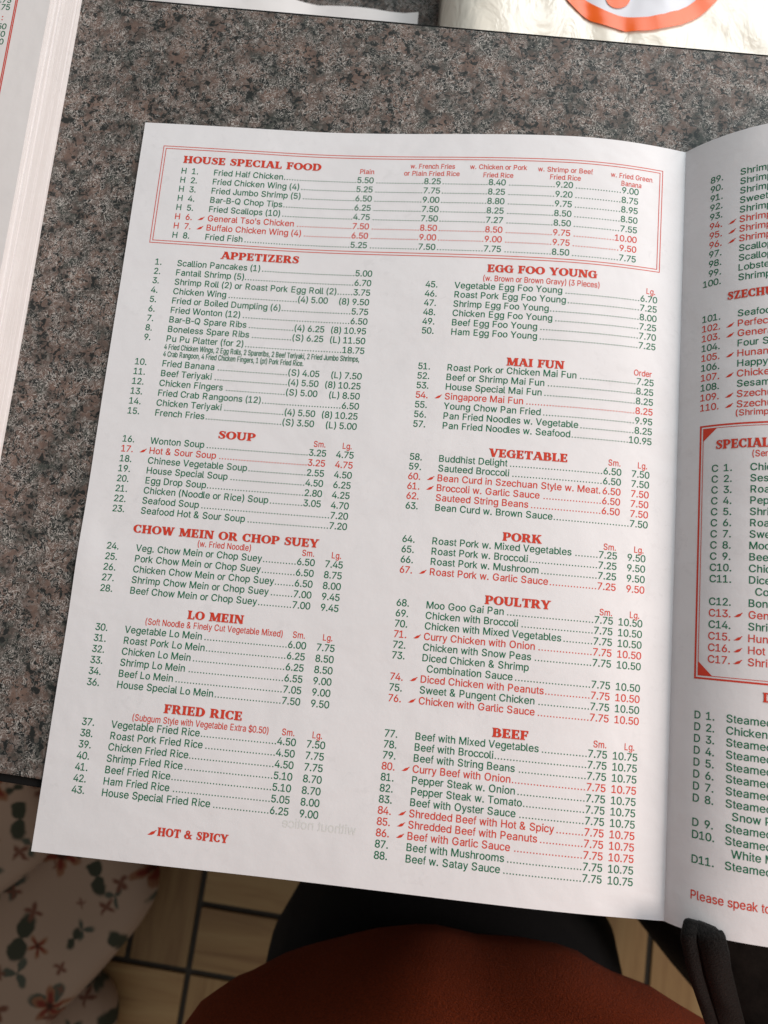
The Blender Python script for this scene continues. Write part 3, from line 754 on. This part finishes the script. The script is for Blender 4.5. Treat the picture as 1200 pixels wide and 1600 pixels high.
names = ['Chicken', 'Sesame', 'Roast', 'Pepper', 'Shrimp', 'Roast', 'Sweet', 'Moo', 'Beef', 'Chicken', 'Diced', None, 'Boneless', 'General', 'Shrimp', 'Hunan', 'Hot', 'Shrimp']
k = Ink(); n = 0
for i, t in enumerate(names):
    v = 128.6 + (194.1 - 128.6) * i / 17
    if t is None: k.text('Co', 27.2, v, G_); continue
    n += 1; c = R_ if n in (13, 15, 16, 17) else G_
    k.text('C', 13.0, v, c); k.text(f'{n}.', 19.9 + (0.35 if n > 9 else 0), v, c, align='r'); k.text(t, 25.2, v, c)
    if c: k.pepper(21.0, v)
k.build('item_text', surfR, pageR)
heading(pageR, surfR, 'D', 29.8, None, 205.2)
k = Ink(); n = 0
for i, t in enumerate(['Steamed', 'Chicken'] + ['Steamed'] * 6 + ['-Snow P', 'Steamed', 'Steamed', '-White M', 'Steamed']):
    v = 212.8 + (258.4 - 212.8) * i / 12
    if t[0] == '-': k.text(t[1:], 20.9, v, G_); continue
    n += 1; k.text('D', 9.0, v, G_); k.text(f'{n}.', 15.8 + (0.4 if n > 9 else 0), v, G_, align='r'); k.text(t, 19.0, v, G_)
k.build('item_text', surfR, pageR)
k = Ink(); k.text('Please speak to', 8.9, 269.4, R_, 3.75, fit('Please speak to', 8.9, 32.6, 3.75)); k.build('notice_text', surfR, pageR)

# ------------------------------------------------------------------ stack of folded menus
NS = 13; TH = 20.0 / NS
for i in range(NS):
    bm = bmesh.new()
    zz = i * TH + 0.02
    xr = -35.6 + random.uniform(-0.10, 0.10) - (0.55 if i >= NS - 2 else 0.3 if i == NS - 4 else 0) + (0.4 if i < 1 else 0)
    skew = random.uniform(-0.2, 0.2)
    for j in range(4):
        z0 = zz + j * TH / 4; z1 = z0 + TH / 4 - (0.015 if j < 3 else 0.035)
        e = random.uniform(-0.05, 0.05)
        ys = np.linspace(-212, 68, 9); vs = []
        for y in ys:
            x1 = xr + e + skew * (y + 70) / 140 + 0.08 * math.sin(y * 0.05 + i * 1.7 + j)
            vs.append([bm.verts.new((x * MM, y * MM, z * MM)) for x, z in ((-251, z0), (x1, z0), (x1, z1), (-251, z1))])
        for a, b_ in zip(vs, vs[1:]):
            for q in range(4): bm.faces.new((a[q], b_[q], b_[(q + 1) % 4], a[(q + 1) % 4]))
        bm.faces.new(vs[0]); bm.faces.new(vs[-1][::-1])
    bmesh.ops.recalc_face_normals(bm, faces=list(bm.faces))
    if i < NS - 1:
        o = bm_obj('folded_menu', bm, 'stack_paper')
        tag(o, 'folded paper menu within the thick stack, below its printed top one', 'menu', 'folded menus stacked on the counter')
    else:
        root = empty('folded_menu', (-0.14, -0.07, 0.0185))
        tag(root, 'folded menu on top of the thick stack, with red border and green prices', 'menu')
        o = bm_obj('cover', bm, 'stack_paper', root)
        o.location = (0.14, 0.07, -0.0185)
        k = Ink()
        top = lambda u, v, off=0.0: (u * MM, -v * MM, (20.0 + off) * MM)
        for d, w in ((0, 0.42), (-0.62, 0.42)):
            k.rect(-49.6 + d, -49.6 + d + w, -60, 205, R_)
        for t_, v, c in (('5.75', -36, 0), ('5.75', -32.8, 0), (':', -28.2, 1), ('5.50', -24.2, 0), ('5.50', -20.9, 0), ('5.50', -17.5, 0)):
            k.text(t_, -51.7 if c == 0 else -53.6, v, c, align='r')
        pk = k.build('price_print', top, root); pk.location = (0.14, 0.07, -0.0185)

# ------------------------------------------------------------------ things on the ledge behind
def crumple(x, y, s, a):
    return a * (abs(noise.noise(Vector((x * s, y * s, 0.3)))) * 2 - 0.5) + a * 0.5 * (abs(noise.noise(Vector((x * s * 2.3 + 5, y * s * 2.1, 1.7)))) * 2 - 0.5)
BX0, BX1, BY0, BY1 = 0.109, 0.40, 0.070, 0.30
def bag_z(x, y):
    fx = (x - BX0) / (BX1 - BX0) * 2 - 1; fy = (y - BY0) / (BY1 - BY0) * 2 - 1
    e = max(0.0, 1 - abs(fx) ** 12) ** 0.5 * max(0.0, 1 - abs(fy) ** 14) ** 0.5
    return LZ + 0.002 + e * (0.055 + 0.006 * noise.noise(Vector((x * 17, y * 9, 0.4))) + crumple(x + 3 + 0.4 * y, y * 0.35, 42, 0.0016))
pb = empty('plastic_bag', (0.25, 0.19, LZ))
tag(pb, 'crumpled white plastic bag printed with an orange ring, lying behind the counter', 'bag')
N = 90; V = []; F = []
for j in range(N + 1):
    for i in range(N + 1):
        x = BX0 + (BX1 - BX0) * i / N; y = BY0 + (BY1 - BY0) * j / N
        V.append((x - 0.25, y - 0.19, bag_z(x, y) - LZ))
for j in range(N):
    for i in range(N):
        a = j * (N + 1) + i; F.append((a, a + 1, a + N + 2, a + N + 1))
nb = len(V)
ring = [j * (N + 1) for j in range(N + 1)]
V.append((0, 0, 0.0005))
border = [i for i in range(N + 1)] + [j * (N + 1) + N for j in range(1, N + 1)] + [N * (N + 1) + i for i in range(N - 1, -1, -1)] + [j * (N + 1) for j in range(N - 1, 0, -1)]
for a, b_ in zip(border, border[1:] + border[:1]): F.append((b_, a, nb))
link('bag_film', V, F, 'plastic', pb, smooth=True)
def on_bag(pts, faces, name, material='orange', lift=0.0009):
    link(name, [(x - 0.25, y - 0.19, bag_z(x, y) - LZ + lift) for x, y in pts], faces, material, pb, smooth=True)
c0 = unp(1001, -72, -0.074); RO = 0.0475; RI = 0.0395
P = []; F = []
n = 96
for i in range(n):
    a = 2 * math.pi * i / n
    for q in range(4):
        r = RI + (RO - RI) * q / 3
        P.append((c0[0] + r * math.cos(a), c0[1] + r * math.sin(a)))
for i in range(n):
    for q in range(3):
        a = i * 4 + q; b2 = ((i + 1) % n) * 4 + q; F.append((a, a + 1, b2 + 1, b2))
on_bag(P, F, 'printed_ring')
P = [(c0[0], c0[1])]; F = []
for q in range(1, 17):
    for i in range(72):
        a = 2 * math.pi * i / 72; P.append((c0[0] + RI * q / 16 * math.cos(a), c0[1] + RI * q / 16 * math.sin(a)))
for i in range(72): F.append((0, 1 + i, 1 + (i + 1) % 72))
for q in range(15):
    for i in range(72): F.append((1 + q * 72 + i, 1 + (q + 1) * 72 + i, 1 + (q + 1) * 72 + (i + 1) % 72, 1 + q * 72 + (i + 1) % 72))
on_bag(P, F, 'printed_disc', 'white_print', 0.0005)
for px_, py_ in ((964, 2), (1047, -14)):
    e = unp(px_, py_, -0.075); P = [(e[0], e[1])]; F = []
    for q in (1, 2, 3):
        for i in range(20):
            a = 2 * math.pi * i / 20; P.append((e[0] + 0.0062 * q / 3 * math.cos(a), e[1] + 0.0062 * q / 3 * math.sin(a)))
    for i in range(20): F.append((0, 1 + i, 1 + (i + 1) % 20))
    for q in (0, 1):
        for i in range(20): F.append((1 + q * 20 + i, 1 + (q + 1) * 20 + i, 1 + (q + 1) * 20 + (i + 1) % 20, 1 + q * 20 + (i + 1) % 20))
    on_bag(P, F, 'printed_dot')

# white sheet lying on the ledge
V = []; F = []; nx, ny = 30, 12
e0, e1 = unp(532, 0, LZ + 0.016), unp(654, 18, LZ + 0.016)
X0, X1 = -0.16, float(e1[0])
for off in (0, -0.0006):
    for j in range(ny + 1):
        for i in range(nx + 1):
            x = X0 + (X1 - X0) * i / nx
            ytop = e0[1] + (x - e0[0]) * (e1[1] - e0[1]) / (e1[0] - e0[0])
            y = 0.075 + (ytop - 0.075) * j / ny
            V.append((x, y, LZ + 0.012 + off + 0.003 * math.sin(x * 38) * math.sin(y * 22 + 1) + 0.003 * abs(math.sin(x * 61 + 1))))
Nn = (nx + 1) * (ny + 1)
for j in range(ny):
    for i in range(nx):
        a = j * (nx + 1) + i; F.append((a, a + 1, a + nx + 2, a + nx + 1)); F.append((Nn + a, Nn + a + nx + 1, Nn + a + nx + 2, Nn + a + 1))
fl = link('paper_sheet', V, F, 'stack_paper', smooth=True)
tag(fl, 'slightly rumpled white paper sheet on the ledge behind the counter, beside the bag', 'paper')

# ------------------------------------------------------------------ floral cushions stacked on the floor
def cushion(name, corner, ang, w, d, z0, hgt, label):
    """soft rectangular cushion whose right front corner sits at corner; ang turns it"""
    root = bpy.data.meshes.new(name)
    bm = bmesh.new(); n = 28
    layers = []
    prof = [(0.90, 0.0), (0.97, 0.15), (1.0, 0.42), (1.0, 0.58), (0.975, 0.82), (0.93, 0.95), (0.80, 1.0), (0.5, 1.03), (0.2, 1.05)]
    for k_, (s, zf) in enumerate(prof):
        ring_ = []
        for i in range(4 * n):
            a = 2 * math.pi * i / (4 * n)
            cx, sx = math.cos(a), math.sin(a); e = 5.0
            r = (abs(cx) ** e + abs(sx) ** e) ** (-1 / e)
            inset = (1 - s) * 0.5 * min(w, d)
            x = r * cx * (w / 2 - inset * (1 if s > 0.85 else w / min(w, d))); y = r * sx * (d / 2 - inset * (1 if s > 0.85 else d / min(w, d)))
            wob = 1 + 0.012 * noise.noise(Vector((x * 14, y * 14, z0 * 9)))
            z = hgt * zf + 0.006 * noise.noise(Vector((x * 11 + 2, y * 11, z0))) * (1 if 0.1 < zf else 0)
            ring_.append(bm.verts.new((x * wob, y * wob, z)))
        layers.append(ring_)
    for a, b_ in zip(layers, layers[1:]):
        for i in range(4 * n):
            bm.faces.new((a[i], a[(i + 1) % (4 * n)], b_[(i + 1) % (4 * n)], b_[i]))
    bm.faces.new(layers[0][::-1]); bm.faces.new(layers[-1])
    o = bm_obj(name, bm, 'floral', None, 0, True)
    R2 = Matrix.Rotation(ang, 3, 'Z')
    off = R2 @ Vector((w / 2 * 0.96, -d / 2 * 0.96, 0))
    o.location = (corner[0] - off.x, corner[1] - off.y, z0)
    o.rotation_euler = (0, 0, ang)
    tag(o, label, 'cushion')
    return o
FZ = FLOOR_Z + 0.0065
cushion('floral_cushion', (-0.262, -0.740), math.radians(75), 0.34, 0.34, FZ, 0.075, 'pale floral cushion at the bottom of the cushion pile, lying on the tiled floor')
cushion('floral_cushion', (-0.188, -0.560), math.radians(52), 0.46, 0.34, FZ + 0.08, 0.075, 'pale floral cushion with red blossoms and dark leaves, in the middle of the cushion pile')
cushion('floral_cushion', (-0.315, -0.505), math.radians(36), 0.40, 0.30, FZ + 0.16, 0.07, 'pale floral cushion on top of the cushion pile, tucked under the counter')

# ------------------------------------------------------------------ person standing at the counter
def skin_obj(name, pts, edges, rad, material, parent, sub=2):
    me = bpy.data.meshes.new(name); me.from_pydata(pts, edges, []); o = bpy.data.objects.new(name, me); COL.objects.link(o)
    md = o.modifiers.new('skin', 'SKIN'); md.use_smooth_shade = True
    for i, r in enumerate(rad): me.skin_vertices[0].data[i].radius = r if isinstance(r, tuple) else (r, r)
    me.skin_vertices[0].data[0].use_root = True
    o.modifiers.new('sub', 'SUBSURF').levels = sub
    o.modifiers['sub'].render_levels = sub
    bpy.context.view_layer.update()
    dg_ = bpy.context.evaluated_depsgraph_get()
    m2 = bpy.data.meshes.new_from_object(o.evaluated_get(dg_))
    bpy.data.objects.remove(o)
    m2.materials.clear(); m2.materials.append(MATS[material]); m2.polygons.foreach_set('use_smooth', [True] * len(m2.polygons))
    r = bpy.data.objects.new(name, m2); COL.objects.link(r); r.parent = parent
    return r
PX, PY = 0.17, -0.64
person = empty('person', (PX, PY, FLOOR_Z))
tag(person, 'person in rust red top and black trousers standing at the counter', 'person')
def rel(p): return (p[0] - PX, p[1] - PY, p[2] - FLOOR_Z)
J = [(0.17, -0.52, -0.40), (0.17, -0.50, -0.22), (0.168, -0.52, -0.05), (0.168, -0.54, 0.30),
     (0.095, -0.487, -0.47), (0.088, -0.515, -0.65), (0.10, -0.575, -0.93), (0.10, -0.48, -0.965),
     (0.245, -0.47, -0.47), (0.285, -0.505, -0.65), (0.306, -0.575, -0.93), (0.31, -0.48, -0.965)]
Ed = [(0, 1), (1, 2), (2, 3), (0, 4), (4, 5), (5, 6), (6, 7), (0, 8), (8, 9), (9, 10), (10, 11)]
skin_obj('body', [rel(p) for p in J], Ed, [0.05, 0.075, 0.085, 0.085, 0.06, 0.05, 0.038, 0.03, 0.07, 0.05, 0.038, 0.03], 'skin', person)
def loft(name, rings, material, cap_top=True, n=96, wob=0.009):
    V = []; F = []
    for (cx, cy, cz, rx, ry, tilt) in rings:
        for i in range(n):
            a = 2 * math.pi * i / n
            w = 1 + wob * 6 * noise.noise(Vector((math.cos(a) * 2.2, math.sin(a) * 2.2, cz * 9))) + wob * 3 * noise.noise(Vector((math.cos(a) * 7 + cz * 6, math.sin(a) * 7, cz * 4 + 3)))
            V.append(rel((cx + rx * w * math.cos(a), cy + ry * w * math.sin(a), cz + tilt * math.sin(a))))
    for j in range(len(rings) - 1):
        for i in range(n):
            a = j * n + i; b_ = j * n + (i + 1) % n; F.append((a, b_, b_ + n, a + n))
    F.append(tuple(range(n))[::-1])
    if cap_top: F.append(tuple(range((len(rings) - 1) * n, len(rings) * n)))
    return link(name, V, F, material, person, smooth=True)
loft('shirt', [(0.178, -0.540, -0.37, 0.156, 0.118, 0.0), (0.178, -0.530, -0.345, 0.161, 0.119, 0), (0.178, -0.507, -0.28, 0.179, 0.120, 0), (0.178, -0.492, -0.235, 0.188, 0.125, 0), (0.178, -0.482, -0.19, 0.194, 0.126, 0),
              (0.178, -0.484, -0.13, 0.198, 0.128, 0), (0.178, -0.49, -0.05, 0.193, 0.122, 0), (0.178, -0.50, 0.05, 0.191, 0.116, 0), (0.178, -0.505, 0.15, 0.198, 0.118, 0), (0.178, -0.52, 0.25, 0.208, 0.112, 0), (0.178, -0.54, 0.33, 0.203, 0.09, 0), (0.178, -0.55, 0.37, 0.143, 0.07, 0), (0.178, -0.55, 0.385, 0.083, 0.055, 0)], 'shirt')
TP = [(0.17, -0.515, -0.38), (0.17, -0.525, -0.28), (0.095, -0.487, -0.45), (0.088, -0.515, -0.65), (0.10, -0.575, -0.97), (0.245, -0.470, -0.45), (0.285, -0.505, -0.65), (0.306, -0.575, -0.97)]
skin_obj('trousers', [rel(p) for p in TP], [(0, 1), (0, 2), (2, 3), (3, 4), (0, 5), (5, 6), (6, 7)], [(0.14, 0.105), (0.135, 0.10), 0.095, 0.088, 0.068, 0.095, 0.088, 0.068], 'trousers', person)
for x in (0.10, 0.31):
    bm = bmesh.new()
    box_bm(bm, x - PX - 0.042, x - PX + 0.042, -0.64 - PY, -0.40 - PY, 0.008, 0.075)
    bm_obj('shoe', bm, 'trousers', person, 0.025, True)

# ------------------------------------------------------------------ handbag with its strap laid over the menu's edge
hb = empty('handbag', (0.462, -0.417, -0.43))
tag(hb, 'black cloth handbag with webbing strap reaching over the lower edge of the menu', 'handbag')
bm = bmesh.new(); n = 40; L_ = []
for k_, (s, z) in enumerate(((0.5, -0.16), (0.86, -0.15), (0.98, -0.11), (1.0, 0.0), (0.97, 0.06), (0.9, 0.10), (0.72, 0.125), (0.3, 0.13))):
    rg = []
    for i in range(n):
        a_ = 2 * math.pi * i / n; cx, sx = math.cos(a_), math.sin(a_)
        r = (abs(cx) ** 3.5 + abs(sx) ** 3.5) ** (-1 / 3.5)
        w = 1 + 0.05 * noise.noise(Vector((cx * 3, sx * 3, z * 20)))
        rg.append(bm.verts.new((r * cx * 0.185 * s * w, r * sx * 0.085 * s * w, z)))
    L_.append(rg)
for p_, q_ in zip(L_, L_[1:]):
    for i in range(n): bm.faces.new((p_[i], p_[(i + 1) % n], q_[(i + 1) % n], q_[i]))
bm.faces.new(L_[0][::-1]); bm.faces.new(L_[-1])
bo = bm_obj('bag_body', bm, 'bag', hb, 0, True)
bo.rotation_euler = (0, 0, math.radians(-42))
def ribbon(name, centre, width, thick, crease, parent, material):
    V = []; F = []; prof = [(-0.5, 0.1), (-0.48, 0.5), (-0.17, 0.56), (-0.13, crease), (-0.09, 0.66), (0.47, 0.58), (0.5, 0.1), (0.48, -0.5), (-0.48, -0.5)]
    m_ = len(prof)
    for (c_, side, up, ws) in centre:
        c_, side, up = Vector(c_), Vector(side).normalized(), Vector(up).normalized()
        for q_, (a_, h_) in enumerate(prof):
            if q_ == 3: h_ = max(h_, 0.62 - 0.9 * max(0.0, ws - 0.84)) if ws < 0.99 else h_
            V.append(c_ + side * a_ * width * ws + up * h_ * thick)
    for j in range(len(centre) - 1):
        for i in range(m_):
            a_ = j * m_ + i; b2 = j * m_ + (i + 1) % m_; F.append((a_, b2, b2 + m_, a_ + m_))
    F.append(tuple(range(m_))[::-1]); F.append(tuple(range((len(centre) - 1) * m_, len(centre) * m_)))
    V = [tuple(v - Vector(parent.location)) for v in V]
    o = link(name, V, F, material, parent, smooth=True)
    return o
path = []
ctrl = [((1095, 1446), 0.0085, 0.35), ((1095.5, 1448), 0.0105, 0.62), ((1096, 1451), 0.012, 0.84), ((1096.5, 1456), 0.0125, 0.96), ((1098, 1464), 0.0122, 1.0), ((1103, 1485), 0.009, 1.02), ((1108, 1515), 0.0, 1.02), ((1118, 1550), -0.015, 1.02), ((1133, 1600), -0.040, 1.02), ((1160, 1680), -0.085, 1.03), ((1190, 1760), -0.15, 1.05), ((1215, 1800), -0.24, 1.05), ((1235, 1790), -0.32, 1.05)]
pts = [Vector(unp(*c_[0], c_[1])) for c_ in ctrl]
for i, c_ in enumerate(ctrl):
    t_ = (pts[min(i + 1, len(pts) - 1)] - pts[max(i - 1, 0)]).normalized()
    side = Vector((1, -0.16 if i < 6 else 0.05, 0)); side = (side - t_ * side.dot(t_)).normalized()
    up = side.cross(t_); up = up if up.z > 0 or i > 8 else -up
    path.append((pts[i], side, up, c_[2]))
ribbon('strap', path, 0.0135, 0.0026, -0.1, hb, 'strap')
